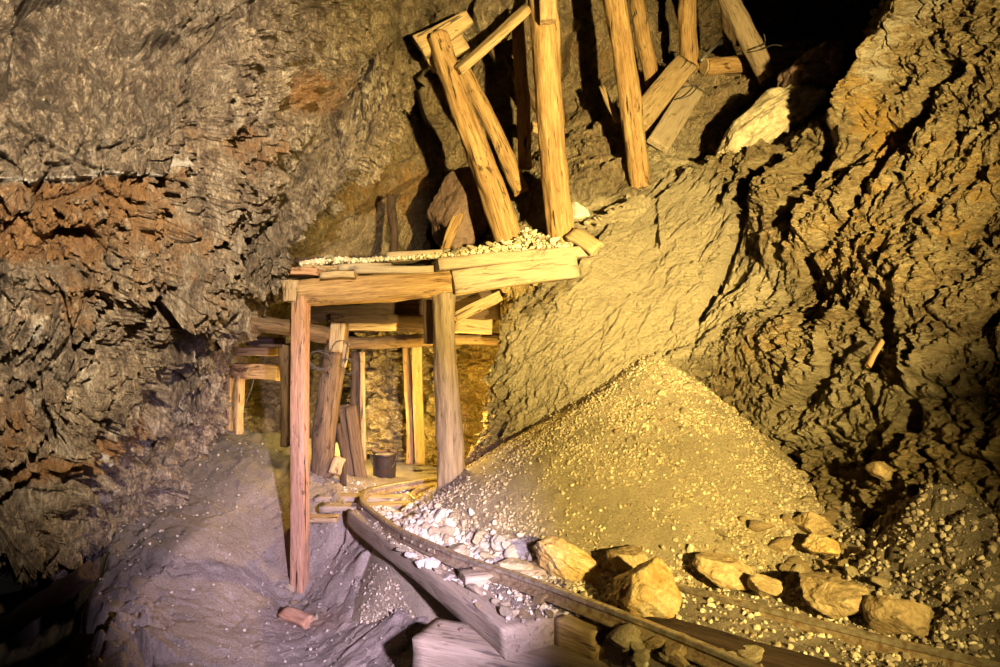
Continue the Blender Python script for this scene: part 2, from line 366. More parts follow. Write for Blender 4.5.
def right_feat(u, v, P):
    d = -.16*np.exp(-(segdist(u, v, [(762, 168), (735, 235), (712, 290), (700, 315)])/5)**2)
    d = d-.13*np.exp(-(segdist(u, v, [(868, 65), (850, 110), (815, 160), (798, 190)])/5)**2)
    d = d-.10*np.exp(-(segdist(u, v, [(960, 60), (905, 130), (850, 225), (805, 265)])/5)**2)
    d = d-.16*np.exp(-(segdist(u, v, [(895, 300), (868, 365)])/6)**2)
    d = d-.14*np.exp(-(segdist(u, v, [(905, 400), (900, 450), (880, 470)])/7)**2)
    d = d+.28*np.exp(-(segdist(u, v, [(930, -20), (900, 40), (870, 100), (845, 135)])/13)**2)
    d = d+.25*gauss(u, v, 770, 210, 40, 40)+.15*gauss(u, v, 900, 250, 60, 60)-.15*gauss(u, v, 800, 290, 50, 30)+.15*gauss(u, v, 760, 340, 60, 30)
    d = d+.05*np.sin((u*.8+v*.55)/9+3*np.sin(u/40.))*gauss(u, v, 850, 200, 130, 120)
    return d
def right_attr(u, v, P):
    rust = .75*gauss(u, v, 880, 130, 25, 60)+.5*gauss(u, v, 960, 180, 60, 90)+.55*gauss(u, v, 860, 250, 60, 50)+.5*gauss(u, v, 780, 350, 60, 40)
    rust = rust+.35*gauss(u, v, 950, 400, 80, 80)+.35*gauss(u, v, 480, 330, 30, 20)+.1
    pale = .6*np.exp(-(segdist(u, v, [(960, -20), (915, 30), (890, 80)])/16)**2)+.3*gauss(u, v, 820, 160, 60, 40)+.4*gauss(u, v, 830, 445, 40, 20)
    dust = .95*rbfline(u, v)+.55*gauss(u, v, 880, 380, 90, 50)+.5*gauss(u, v, 800, 430, 60, 30)+.45*gauss(u, v, 760, 290, 30, 30)+.4*gauss(u, v, 860, 560, 120, 60)+.25
    return {'rust': np.clip(rust, 0, .9), 'pale': pale, 'dust': np.clip(dust, 0, 1)}
patch('wall_right', ctrl, 500, 480, M_right, (0.1, -.75, .3), (1.9, .8, .55), 1., (.07, .09, .075, .045), 23, right_feat, right_attr, right_soft)

# --- back wall behind the upper posts
ctrl = [[(250, y, 7.2), (320, y, 7.6), (390, y, 8.0), (450, y, 8.3), (510, y, 8.4), (570, y, 8.6), (620, y, 9.0), (660, y, 9.8), (690, y, 11.5)] for y in (-150, -60, 20, 90, 150, 200, 240, 290)]
def back_feat(u, v, P):
    return .3*gauss(u, v, 400, 160, 50, 90)+.25*gauss(u, v, 500, 90, 25, 70)-.25*np.exp(-(segdist(u, v, [(440, -50), (436, 60), (432, 110)])/18)**2)-.12*np.exp(-(segdist(u, v, [(360, 210), (400, 195), (425, 180)])/4)**2)
patch('wall_back', ctrl, 300, 260, M_back, (0.2, .5, .2), (.9, .9, 1.6), 1., (.10, .18, .05, .018), 35, back_feat,
      lambda u, v, P: {'rust': np.clip(.55*gauss(u, v, 330, 190, 60, 60)+.5*gauss(u, v, 410, 200, 30, 50)+.4*gauss(u, v, 590, 60, 60, 60)+.2, 0, 1), 'dust': .3+0*u})
# --- far wall of the upper cavity
ctrl = [[(540, y, 12), (620, y, 12.2), (720, y, 12.5), (820, y, 12.2), (900, y, 11.5), (1000, y, 10)] for y in (-200, -100, 0, 60, 130)]
patch('wall_rear', ctrl, 160, 100, M_back, (0, 0, 0), (1, 1, 1), 1., (.2, .3, .12, .03), 41)
# --- rising rock floor behind the platform
ctrl = [[(500, 120, 9.2), (560, 90, 9.4), (610, 66, 9.5), (660, 58, 9.8), (720, 50, 10.2), (800, 42, 10.6), (960, 30, 11)],
        [(500, 195, 8.2), (540, 150, 8.3), (590, 113, 8.2), (660, 84, 8.3), (720, 68, 8.6), (800, 60, 8.8), (960, 55, 9)],
        [(480, 225, 7.4), (545, 158, 7.7), (600, 135, 7.6), (665, 118, 7.6), (725, 100, 7.8), (800, 90, 7.9), (960, 90, 8)],
        [(470, 245, 6.9), (545, 208, 6.9), (605, 185, 6.95), (665, 160, 7.05), (725, 145, 7.3), (800, 135, 7.2), (960, 130, 7.2)],
        [(470, 262, 6.4), (545, 234, 6.4), (605, 213, 6.5), (665, 186, 6.6), (725, 165, 6.65), (800, 160, 6.6), (960, 165, 6.5)],
        [(470, 266, 6.0), (545, 252, 6.1), (605, 245, 6.3), (665, 235, 6.5), (725, 225, 6.5), (800, 225, 6.4), (960, 225, 6.2)]]
def up_soft(u, v): return np.clip(gauss(u, v, 600, 215, 80, 22)+gauss(u, v, 670, 160, 40, 40)*.6, 0, 1)
patch('floor_upper', ctrl, 300, 240, M_back, (0.1, -.4, .2), (1.3, .9, .7), 1., (.10, .13, .05, .018), 47, None,
      lambda u, v, P: {'rust': .3+0*u, 'dust': np.clip(.3+.8*up_soft(u, v), 0, 1), 'pale': .25*gauss(u, v, 560, 150, 40, 30)}, up_soft)
# --- inside of the drift below the platform
prof = [(150, 6.6), (215, 8.2), (255, 10.3), (300, 10.6), (345, 10.0), (378, 8.1), (408, 8.3), (440, 7.9), (478, 7.5), (520, 7.0), (560, 6.9)]
ctrl = []
for y, dd, sh in ((262, -1.9, 0), (276, -1.3, 0), (290, -.5, 0), (330, 0, 0), (380, .1, 0), (430, 0, 0), (480, -.1, 0), (540, -.1, 0)):
    ctrl.append([(x, y, max(6.3, Y+dd)) for x, Y in prof])
patch('wall_inner', ctrl, 320, 260, M_inner, (0.2, .7, 0), (1.2, .9, .8), 1., (.10, .22, .14, .06), 53, None,
      lambda u, v, P: {'rust': .2+.35*gauss(u, v, 470, 400, 40, 80), 'dust': 0*u, 'pale': .4*gauss(u, v, 385, 400, 20, 40)})  # orange and pale spots put the lamp glow into the rock colour

# ------------------------------------------------------------ ground
def G(px, py, z):      # z relative to the camera
    Y = -z*F/(py-CY); return ((px-CX)/F*Y, Y, z)
def Gy(px, py, Y): return ((px-CX)/F*Y, Y, -(py-CY)/F*Y)
gl = [Gy(*p) for p in [(345, 470, 6.9), (300, 452, 7.0), (250, 441, 7.0), (200, 440, 6.9), (150, 445, 6.6), (100, 500, 5.6), (180, 490, 6.0), (245, 462, 6.5), (290, 480, 6.4), (335, 512, 5.75), (322, 470, 6.6), (300, 468, 6.5),
      (92, 560, 4.8), (160, 550, 5.0), (215, 545, 5.3), (270, 560, 5.55), (300, 560, 5.65), (300, 604, 5.3), (345, 555, 5.6), (345, 600, 5.0), (390, 605, 4.65), (100, 640, 3.8), (180, 620, 4.3), (250, 620, 4.7), (320, 640, 4.5), (420, 655, 3.8),
      (300, 690, 3.95), (450, 710, 3.2), (150, 720, 3.3), (70, 720, 3.1), (0, 640, 4.6), (40, 600, 5.2), (0, 600, 5.4), (-100, 640, 4.6), (-100, 560, 6), (0, 720, 3.4), (560, 700, 2.9), (640, 700, 2.7), (740, 700, 2.5)]]
gl += [(0, 3.05, -1.86), (-.3, 3.65, -1.84), (-.65, 4.25, -1.82), (-1.1, 5.1, -1.78), (-1.35, 5.6, -1.72)]
gl += [(-2, 9, -1.2), (-4, 9, -1.2), (-4.5, 7, -1.5), (0, 9, -1.5), (2.5, 1.9, -1.7), (0, 1.9, -1.9), (-3, 1.9, -1.9), (2, 9, -1.5), (-1.2, 6.3, -1.55)]
zl = rbf([p[:2] for p in gl], [p[2] for p in gl])
gb = [G(*p) for p in [(1000, 665, -1.365), (886, 638, -1.385), (767, 608, -1.41), (670, 583, -1.44), (760, 667, -1.40), (600, 610, -1.41), (520, 580, -1.42), (440, 555, -1.47), (400, 540, -1.52), (370, 518, -1.58), (355, 502, -1.64),
      (1000, 600, -1.2), (900, 600, -1.32), (860, 560, -1.3), (850, 500, -1.12), (930, 500, -.92), (780, 560, -1.42), (1000, 540, -1.0), (450, 490, -1.63), (480, 480, -1.6), (400, 470, -1.62), (330, 458, -1.6), (440, 462, -1.62), (362, 478, -1.50), (348, 476, -1.49)]]
gb += [(-1.5, 9, -1.62), (0, 9, -1.62), (2.8, 1.9, -1.3), (1.5, 1.9, -1.4), (4, 3, -1.0), (-1.5, 4, -1.55), (3, 7, -1.3)]
zb = rbf([p[:2] for p in gb], [p[2] for p in gb])
EDGE = [(-1.62, 7.5), (-1.55, 6.2), (-1.15, 5.5), (.10, 3.26), (.40, 3.22), (.62, 2.85), (1.25, 2.15), (1.8, 1.5)]
ex = np.array([p[0] for p in EDGE][::-1]); ey = np.array([p[1] for p in EDGE][::-1])
def ground_z(x, y, fine=True):
    q = np.stack([x, y], -1)
    edge_x = np.interp(y, ey, ex)
    w = sstep(-.05, .04, x-edge_x)
    w = np.where(y > 7.6, 1, w)
    z = zl(q)*(1-w)+zb(q)*w
    # hole under the left rock
    pu = CX+F*x/y
    z = z-.9*(1-sstep(70, 100, pu+12*np.sin(y*9)))*(sstep(2.6, 3.4, y))*(x < -1.2)
    if fine:
        P = np.stack([x.ravel(), y.ravel(), 0*x.ravel()], -1)
        left = (1-w.ravel())
        n = (.02+.03*left)*fbm(P*1.6, 4, 70)+.012*fbm(P*12, 4, 71)
        v1, i1, e1 = facet(P*3.0, 72); v2, i2, e2 = facet(P*9, 73)
        pu1 = CX+F*(x/y).ravel(); rocky = left*(.15+.9*(1-sstep(110, 200, pu1+25*perlin(P*2, 76))))+.7*sstep(1.6, 2.4, x.ravel())
        n = n+rocky*(.12*v1+.06*v2)+left*(.012*v2)
        z = z+n.reshape(x.shape)
    return z+CAMZ
xs = np.linspace(-5, 4.2, 520); ys = np.concatenate([np.linspace(1.7, 6.2, 380), np.linspace(6.22, 9.6, 110)])
X, Yg = np.meshgrid(xs, ys); Z = ground_z(X, Yg)
V = np.stack([X, Yg, Z], -1).reshape(-1, 3); uu, vv = proj(V)
shade_mask = np.clip(1.*(1-sstep(-8, 12, (uu-250)*.62+(vv-490)*.75+14*perlin(V*3, 77))) + .35*gauss(uu, vv, 220, 480, 70, 35), 0, 1)*(1-.9*np.clip(gauss(uu, vv, 250, 530, 40, 60), 0, 1))+.5*sstep(830, 930, uu)*(vv > 480)  # shade put into ground colour: slope under left rock, dim lower right
rs = .55*gauss(uu, vv, 290, 550, 12, 30)+.5*gauss(uu, vv, 310, 620, 40, 10)
fl = put('floor', mesh_np('floor', V, gridfaces(len(ys), len(xs)), True, {'dark': np.clip(shade_mask, 0, 1), 'rust': np.clip(rs, 0, 1)}), M_floor); tag(fl, kind='structure')

# ------------------------------------------------------------ gravel heap
AX, AY, AZ = 1.32, 5.45, CAMZ-.13
RLX = lambda y: np.interp(y, [2.53, 3.1, 4.05, 4.55, 5.26, 5.8], [1.03, .485, -.37, -.71, -1.05, -1.25])
def pile_z(x, y):
    dx = (x-AX); dy = y-AY
    d = np.sqrt((np.where(dx < 0, dx*1.0, dx*1.12))**2+(np.where(dy < 0, dy*1.08, dy*.9))**2+.008)
    z = AZ-.66*d
    d2 = np.sqrt((x+.35)**2+((y-4.75)*1.25)**2); z = np.maximum(z, CAMZ-1.30-.33*d2)      # low tongue towards the track
    z = z-1.5*np.maximum(0, RLX(y)+.07-x)
    P = np.stack([np.ravel(x), np.ravel(y), 0*np.ravel(x)], -1)
    return z+(.045*fbm(P*1.8, 4, 80)+.010*fbm(P*14, 4, 81)).reshape(np.shape(x))
xs = np.linspace(-1.5, 3.4, 430); ys = np.linspace(3.0, 7.2, 330)
X, Yg = np.meshgrid(xs, ys); Z = pile_z(X, Yg); Z = np.maximum(Z, ground_z(X, Yg, False)-.25)
V = np.stack([X, Yg, Z], -1).reshape(-1, 3)
Zg = ground_z(V[:, 0], V[:, 1], False)
Fq = gridfaces(len(ys), len(xs)); keep = ((V[:, 2]-Zg) > -.2)[Fq].any(1); Fq = Fq[keep]
us, inv = np.unique(Fq, return_inverse=True); Fq = inv.reshape(-1, 4)
hp = put('gravel_heap', mesh_np('gravel_heap', V[us], Fq, True, {'dark': np.zeros(len(us)), 'rust': np.zeros(len(us))}), M_pile)
tag(hp, 'tall cone of yellow sandy gravel spilling from the right rock wall down to the track', 'gravel heap')
def plank_z(x, y):
    ax, ay, bx, by = .17, 3.15, -1.16, 5.56; L = math.hypot(bx-ax, by-ay); tx, ty = (bx-ax)/L, (by-ay)/L
    t = (x-ax)*tx+(y-ay)*ty; q = (x-ax)*ty-(y-ay)*tx
    return np.where((t > .02) & (t < L) & (abs(q) < .155), CAMZ-1.425-.09*t/L, -9)
def top_z(x, y):
    return np.maximum(np.maximum(pile_z(x, y), ground_z(x, y)), plank_z(x, y))

# ------------------------------------------------------------ stones
def ico(sub):
    import bmesh
    bm = bmesh.new(); bmesh.ops.create_icosphere(bm, subdivisions=sub, radius=1)
    V = np.array([v.co[:] for v in bm.verts]); Fc = np.array([[v.index for v in f.verts] for f in bm.faces]); bm.free(); return V, Fc
ICO = {k: ico(k) for k in (1, 2, 3, 4, 5)}
def rockshape(seed, sub=3, planes=14, scale=(1, 1, 1), rough=.03, lo=.62):
    r = np.random.default_rng(seed); D, Fc = ICO[sub]
    n = r.normal(size=(planes, 3)); n /= np.linalg.norm(n, axis=1)[:, None]; h = r.uniform(lo, 1., planes)
    dn = D@n.T; dn = np.where(dn > .05, h/np.maximum(dn, .05), 9); rad = np.minimum(dn.min(1), 1.25)
    V = D*rad[:, None]
    V = V+D*(rough*fbm(D*2.5+seed*3.1, 4, seed % 50))[:, None]*2
    return V*np.array(scale), Fc
def boulder(name, px, py, Y, wpx, hpx, mat, label, seed, depth=None, rotz=0., roty=0., sub=4, planes=16, cat='rock', rough=.06, lo=.62):
    """boulder centred at a photo point, wpx x hpx large there"""
    s = Y/F; dep = depth or (wpx+hpx)/2*s*.9
    V, Fc = rockshape(seed, sub, planes, (wpx*s/2, dep/2, hpx*s/2), rough, lo)
    R = np.array(Matrix.Rotation(roty, 3, 'Y') @ Matrix.Rotation(rotz, 3, 'Z')); V = V@R.T
    base = V[:, 2].min(); c = np.array(W(px, py, Y))
    me = mesh_np(name, V-[0, 0, base], Fc, False)
    o = put(name, me, mat); o.location = (c[0], c[1], c[2]+base)
    if label: tag(o, label, cat)
    return o
D2R = math.pi/180
BL = [
 ('boulder', 569, 561, 3.72, 74, 34, M_stoneY, 'long yellow quartz boulder lying beside the front rail at the toe of the gravel heap', 101, .25, 0, 22*D2R),
 ('boulder', 641, 593, 3.22, 62, 60, M_stoneY, 'blocky ochre boulder resting right up against the front rail', 102, .3, .3, .2),
 ('boulder', 632, 560, 3.72, 42, 28, M_stoneB, 'low brown rock just behind the blocky ochre boulder', 103, .25, 0, .2),
 ('boulder', 728, 570, 3.62, 56, 34, M_stoneB, 'wide brown rock lying just above the middle of the rear rail', 104, .25, 0, .2),
 ('boulder', 763, 585, 3.42, 32, 22, M_stoneB, 'small brown rock touching the right end of the wide brown rock by the rear rail', 105, .15, 0, .3),
 ('boulder', 833, 596, 3.2, 66, 40, M_stoneB, 'broad flat-topped brown slab of rock below the rubble on the right', 106, .3, 0, .15),
 ('boulder', 905, 622, 2.98, 66, 46, M_stoneB, 'large wedge-shaped rock nearest the lower right end of the rear rail', 107, .25, 0, .45),
 ('boulder', 816, 525, 3.98, 40, 26, M_stoneB, 'yellowish flat rock topmost of the pair at the right foot of the heap', 108, .2, 0, .1),
 ('boulder', 823, 546, 3.75, 36, 24, M_stoneY, 'ochre rock lower of the pair at the right foot of the heap', 109, .2, 0, .2),
 ('boulder', 516, 566, 3.85, 42, 16, M_stone, 'thin flat slab of stone lying beside the front rail left of the yellow boulder', 110, .22, 0, .05),
 ('boulder', 769, 122, 6.6, 122, 50, M_boulder, 'big pale elongated boulder wedged high in the gully at upper right', 111, .6, 0, -36*D2R),
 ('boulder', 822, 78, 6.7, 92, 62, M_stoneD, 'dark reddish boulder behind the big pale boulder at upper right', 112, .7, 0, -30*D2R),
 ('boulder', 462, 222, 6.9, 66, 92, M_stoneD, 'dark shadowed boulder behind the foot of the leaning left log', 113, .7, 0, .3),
 ('boulder', 578, 213, 6.3, 22, 18, M_white, 'bright white rock beside the foot of the tall central post', 114, .14, 0, .2),
 ('boulder', 880, 470, 3.9, 26, 20, M_stoneB, 'ochre rock caught in the dark crevice at the right wall foot', 115, .15, 0, .5),
 ('boulder', 458, 556, 4.15, 34, 20, M_stone, 'pale rounded slab in the rubble just behind the bolted rail joint', 116, .2, 0, .1),
]
BO = {}
for b in BL:
    BO[b[8]] = boulder(b[0], b[1], b[2], b[3], b[4], b[5], b[6], b[7], b[8], b[9], b[10], b[11], sub=5 if b[4] > 50 else 4, planes=45 if b[8] in (111, 112) else 16, lo=.86 if b[8] in (111, 112) else .62, rough=.09 if b[8] in (111, 112) else .06)

SM = [mesh_np('stone', rockshape(300+k, 3, 9, (1, .8, .62), .05, .5)[0], ICO[3][1], False) for k in range(8)]
SMM = {}
def stone(x, y, z, s, mat, label, group, name='stone', seed=0):
    r = random.Random(seed); me = SM[r.randrange(8)]
    key = (me.name, mat.name)
    if key not in SMM:
        m2 = me.copy(); m2.materials.append(mat); SMM[key] = m2
    o = bpy.data.objects.new(name, SMM[key]); C.objects.link(o)
    o.location = (x, y, z+s*.25); o.scale = (s*r.uniform(.8, 1.3), s*r.uniform(.8, 1.2), s*r.uniform(.7, 1.1))
    o.rotation_euler = (r.uniform(-.6, .6), r.uniform(-.6, .6), r.uniform(0, 6.28))
    return tag(o, label, 'stone', group)
def inv_ground(px, py):
    """first point of ground or heap along the sight line"""
    Ys = np.linspace(2.3, 7.5, 900); x = (px-CX)/F*Ys; z = CAMZ-(py-CY)/F*Ys
    hit = np.where(top_z(x, Ys) > z)[0]
    if len(hit) == 0: return None
    k = hit[0]; return x[k], Ys[k], top_z(x[k:k+1], Ys[k:k+1])[0]
sd = 1000
def scatter(n, sampler, smin, smax, mats, label, group, power=2.2):
    global sd
    for _ in range(n):
        sd += 1
        px, py = sampler(); h = inv_ground(px, py)
        if h is None: continue
        s = (smin+(smax-smin)*random.random()**power)
        stone(h[0], h[1], h[2], s, random.choice(mats), label, group, seed=sd)
rnd = random.uniform
def tri(a, b, c):
    def f():
        u, v = random.random(), random.random()
        if u+v > 1: u, v = 1-u, 1-v
        return (a[0]+u*(b[0]-a[0])+v*(c[0]-a[0]), a[1]+u*(b[1]-a[1])+v*(c[1]-a[1]))
    return f
def quad(a, b, c, d):
    t1, t2 = tri(a, b, c), tri(a, c, d)
    return lambda: (t1 if random.random() < .5 else t2)()
scatter(60, quad((400, 515), (470, 515), (560, 580), (470, 560)), .018, .085, [M_stone, M_stone, M_white], 'pale broken stone in the rubble between the front rail and the heap', 'pale rubble behind the front rail')
scatter(22, quad((385, 545), (420, 560), (500, 605), (450, 580)), .015, .06, [M_stone, M_white], 'pale broken stone on the dusty plank in front of the rail', 'rubble along the edge plank')
scatter(14, quad((470, 600), (560, 600), (565, 620), (500, 625)), .015, .055, [M_stone, M_stoneB], 'dusty stone on the near end of the edge plank', 'stones on the near end of the edge plank')
scatter(42, quad((640, 375), (690, 380), (690, 470), (560, 440)), .012, .04, [M_gravel, M_stone, M_stoneB], 'small stone on the upper face of the gravel heap', 'stones on the heap face', 2.5)
scatter(80, quad((690, 560), (800, 470), (900, 580), (880, 620)), .018, .075, [M_stoneB, M_stoneB, M_gravel], 'brown rubble stone at the right foot of the heap', 'brown rubble at the wall foot', 2.4)
scatter(24, quad((600, 640), (740, 655), (760, 667), (600, 667)), .025, .09, [M_stoneB, M_stone], 'dusty stone in the hollow under the front rail', 'stones under the front rail')
scatter(12, quad((280, 585), (330, 600), (330, 625), (270, 625)), .015, .06, [M_stoneB, M_stone], 'stone beside the foot of the thin sawn post', 'stones at the thin post foot')

def gravel(name, pts, sizes, mat, label, seed):
    r = np.random.default_rng(seed); n = len(pts); D, Fc = ICO[1]; nv = len(D)
    rot = r.normal(size=(n, 3, 3)); q, _ = np.linalg.qr(rot)
    sc = r.uniform(.55, 1.2, (n, 1, 3)); jit = r.uniform(.7, 1.15, (n, nv, 1))
    V = (D[None]*jit*sc)@q*np.asarray(sizes)[:, None, None]+np.asarray(pts)[:, None]
    Fa = (Fc[None]+np.arange(n)[:, None, None]*nv).reshape(-1, 3)
    tint = np.repeat(r.random(n), nv)
    o = put(name, mesh_np(name, V.reshape(-1, 3), Fa, False, {'tint': tint}), mat); tag(o, label, 'gravel', kind='stuff'); return o
def gravmat(name, a, b, c):
    m, nt, bs = newmat(name)
    nt.links.new(ramp(nt, attr(nt, 'tint'), [(0, a), (.5, b), (1, c)]), bs.inputs['Base Color']); bs.inputs['Roughness'].default_value = .8; return m
MG = gravmat('gravel_mix', (.2, .15, .09), (.42, .34, .22), (.6, .52, .38))
MGw = gravmat('pale_gravel_mix', (.3, .24, .17), (.5, .43, .33), (.75, .7, .6))
MGd = gravmat('grey_gravel_mix', (.16, .13, .11), (.3, .25, .2), (.5, .43, .35))
def field(n, box, dens, smin, smax, p, seed):
    r = np.random.default_rng(seed); x = r.uniform(box[0], box[1], n); y = r.uniform(box[2], box[3], n)
    z = top_z(x, y); P = np.stack([x, y, z], 1); u, v = proj(P); m = r.random(n) < dens(u, v, x, y)
    P = P[m]; s = smin+(smax-smin)*r.random(len(P))**p; P[:, 2] += s*.2; return P, s
P, s = field(160000, (-1.0, 3.2, 3.0, 6.0), lambda u, v, x, y: (pile_z(x, y) > ground_z(x, y)-.02)*(.10+.75*gauss(u, v, 640, 420, 70, 45)+.5*gauss(u, v, 520, 440, 90, 18)+.5*sstep(540, 600, v)+.6*gauss(u, v, 760, 500, 60, 50)+.9*gauss(u, v, 450, 530, 60, 30))*(.4+1.2*(perlin(np.stack([x*3, y*3, 0*x], 1), 5) > 0)), .003, .016, 4.0, 1)
gravel('loose_gravel', P, s, MG, 'loose yellow gravel strewn over the face of the heap', 1)
P, s = field(46000, (-1.6, 2.4, 2.2, 6.6), lambda u, v, x, y: (pile_z(x, y) <= ground_z(x, y)+.02)*(x > np.interp(y, ey, ex))*(.35+.6*(plank_z(x, y) > 0)), .003, .022, 3, 2)
gravel('track_gravel', P, s, MGw, 'fine pale gravel scattered between and beside the rails', 2)
P, s = field(45000, (-1.1, 1.2, 3.2, 5.6), lambda u, v, x, y: np.clip(1.3*np.exp(-(segdist(u, v, [(400, 520), (450, 545), (520, 565), (600, 580)])/16)**2)+.5*np.exp(-(segdist(u, v, [(600, 580), (700, 560)])/14)**2), 0, 1)*(x > RLX(y)+.03)*.5, .006, .04, 3.2, 9)
gravel('pale_rubble', P, s, MGw, 'pale crushed rubble heaped between the front rail and the gravel heap', 9)
P, s = field(50000, (-3.4, .6, 2.6, 7.0), lambda u, v, x, y: (x < np.interp(y, ey, ex))*(.12+.25*gauss(u, v, 330, 540, 50, 60)), .003, .016, 4, 3)
gravel('slope_gravel', P, s, MGd, 'small grey grit scattered over the slope left of the track', 3)
P, s = field(26000, (1.5, 3.6, 2.3, 4.6), lambda u, v, x, y: .32*(u > 780), .004, .026, 4, 4)
gravel('wall_foot_gravel', P, s, MGd, 'dark gravel covering the ground at the foot of the right wall', 4)

# ------------------------------------------------------------ timber
def frame(p0, p1, up=None):
    z = (p1-p0); L = z.length; z.normalize()
    up = Vector(up) if up is not None else Vector((0, -1, 0))
    y = up-z*up.dot(z)
    if y.length < 1e-4: y = Vector((1, 0, 0))-z*z.x
    y.normalize(); x = y.cross(z); x.normalize()
    M = Matrix((x, y, z)).transposed().to_4x4(); M.translation = p0
    return M, L
def loft(name, sec, L, nz, taper=1., wob=0., seed=0, rough=.004, ends=.0, bend=0., shape=None):
    """sec: (k,2) outline; local Z is the length"""
    k = len(sec); r = np.random.default_rng(seed); zz = np.linspace(0, L, nz); V = []
    ph = r.uniform(0, 6.28, 4)
    for i, z in enumerate(zz):
        t = z/L; s = 1+(taper-1)*t; ox = wob*math.sin(2.1*t*3+ph[0])+bend*math.sin(math.pi*t); oy = wob*math.cos(1.7*t*3+ph[1])
        q = sec*s
        if shape is not None: q = q*shape(t, np.arctan2(sec[:, 1], sec[:, 0]))[:, None]
        V.append(np.c_[q+[ox, oy], np.full(k, z)])
    V = np.array(V).reshape(-1, 3)
    nrm = V.copy(); nrm[:, 2] = 0; nrm /= np.linalg.norm(nrm, axis=1)[:, None]+1e-6
    Pn = V*np.array([14, 14, 3.])+seed*1.7
    V = V+nrm*(rough*fbm(Pn, 3, seed % 40)*1.6)[:, None]
    if ends:
        e = ends*fbm(V[:k]*25+seed, 2, 3); V[:k, 2] += e; V[-k:, 2] += ends*fbm(V[-k:]*25+seed, 2, 4)
    Fc = []
    for i in range(nz-1):
        for j in range(k): Fc.append((i*k+j, i*k+(j+1) % k, (i+1)*k+(j+1) % k, (i+1)*k+j))
    n = len(V); c0 = V[:k].mean(0); c1 = V[-k:].mean(0); V = np.r_[V, [c0, c1]]
    for j in range(k): Fc.append((n, (j+1) % k, j)); Fc.append((n+1, (nz-1)*k+j, (nz-1)*k+(j+1) % k))
    me = mesh_np(name, V, [tuple(map(int, f)) for f in Fc], True)
    fl = [True]*(k*(nz-1))+[False]*(2*k); me.polygons.foreach_set('use_smooth', fl); return me
def rrect(w, t, c, m=4):
    pts = []
    def side(x0, y0, x1, y1):
        for i in range(m): pts.append((x0+(x1-x0)*i/m, y0+(y1-y0)*i/m))
    a, b = w/2, t/2
    side(-a+c, -b, a-c, -b); side(a-c, -b, a, -b+c); side(a, -b+c, a, b-c); side(a, b-c, a-c, b)
    side(a-c, b, -a+c, b); side(-a+c, b, -a, b-c); side(-a, b-c, -a, -b+c); side(-a, -b+c, -a+c, -b)
    return np.array(pts)
TS = 0
def log(a, b, w0, w1, mat, label, cat='log', name='log', group=None, wob=.012, split=True, parent=None):
    """a,b = (px,py,Y) ends of the axis, w = widths in photo pixels there"""
    global TS
    TS += 1
    p0, p1 = W(*a), W(*b); r0, r1 = w0*a[2]/F/2, w1*b[2]/F/2
    M, L = frame(p0, p1); r = random.Random(TS*7); th0 = r.uniform(-2.6, -.6); knots = [(r.random(), r.uniform(-3, 0), r.uniform(.05, .14)) for _ in range(int(L*4)+2)]
    th = np.linspace(0, 2*math.pi, 44, endpoint=False); sec = np.c_[np.cos(th), np.sin(th)]*r0
    def shape(t, ang):
        s = 1+.05*math.sin(3*t*L+TS)*np.cos(ang*2+TS)+.03*np.cos(3*ang+TS*2)
        if split:
            d = (ang-th0-.5*math.sin(2*t*L+TS)+math.pi) % (2*math.pi)-math.pi; s = s-.16*np.exp(-(d/.06)**2)*min(1, max(0, math.sin(t*3+TS)+.7))
        for kt, ka, kr in knots:
            s = s+kr*np.exp(-((t-kt)*L/.035)**2-(((ang-ka+math.pi) % (2*math.pi)-math.pi)/.3)**2)
        return s
    me = loft(name, sec, L, max(12, int(L*30)), r1/r0, wob, TS, .012, .02, 0, shape)
    o = put(name, me, mat, parent, M)
    return tag(o, label, cat, group) if not parent else o
def board(a, b, w, t, mat, label, cat='board', name='board', up=(0, 0, 1), group=None, taper=1., wob=.004, parent=None, px=True, rough=.006, ends=.012, cham=.008):
    """w across, t through (metres); up = direction of thickness"""
    global TS
    TS += 1
    p0, p1 = (W(*a), W(*b)) if px else (Vector(a), Vector(b))
    M, L = frame(p0, p1, up)
    me = loft(name, rrect(w, t, min(cham, t*.3)), L, max(8, int(L*18)), taper, wob, TS, rough, ends)
    o = put(name, me, mat, parent, M)
    return tag(o, label, cat, group) if not parent else o
FR = (0, -1, 0)

# upper posts
log((509, 243, 6.05), (438, 36, 6.15), 28, 21, M_log, 'thick leaning log prop left of the tall central post, wedge boards at its head', 'prop')
log((522, 192, 6.85), (463, 66, 6.9), 17, 14, M_log, 'rear leaning log crossing just behind the thick leaning prop', 'prop')
board((458, 71, 6.0), (527, 9, 6.05), .13, .07, M_board, 'sawn brace slanting from the leaning prop up to the tall central post', 'brace', 'brace', up=(0, -.6, 1))
log((562, 247, 6.0), (534, -90, 6.1), 26, 29, M_log, 'tall central log post with a long split, standing on the platform end', 'post', 'post')
board((548, 22, 5.84), (546, -60, 5.86), .15, .09, M_board, 'short split board fixed to the front of the tall central post at the top', up=FR)
log((525, 168, 7.0), (516, -40, 7.1), 13, 14, M_log, 'slim straight post behind the brace left of the central post', 'post', 'post', split=False)
log((541, 116, 7.5), (503, 50, 7.6), 9, 9, M_logd, 'thin dark pole slanting behind the slim straight post', 'pole', 'pole', split=False)
board((530, 128, 7.3), (545, 132, 7.3), .17, .12, M_board, 'short wooden block showing between the slim post and central post', 'block', 'wooden_block')
board((492, 56, 7.55), (514, 46, 7.6), .16, .08, M_logd, 'small dull board behind the crossing poles at top', up=FR)
board((419, 48, 6.2), (470, 18, 6.25), .10, .24, M_board, 'broad wedge board tucked behind the head of the leaning prop', 'wedge', 'wedge_board', up=(0, 0, 1), taper=.55)
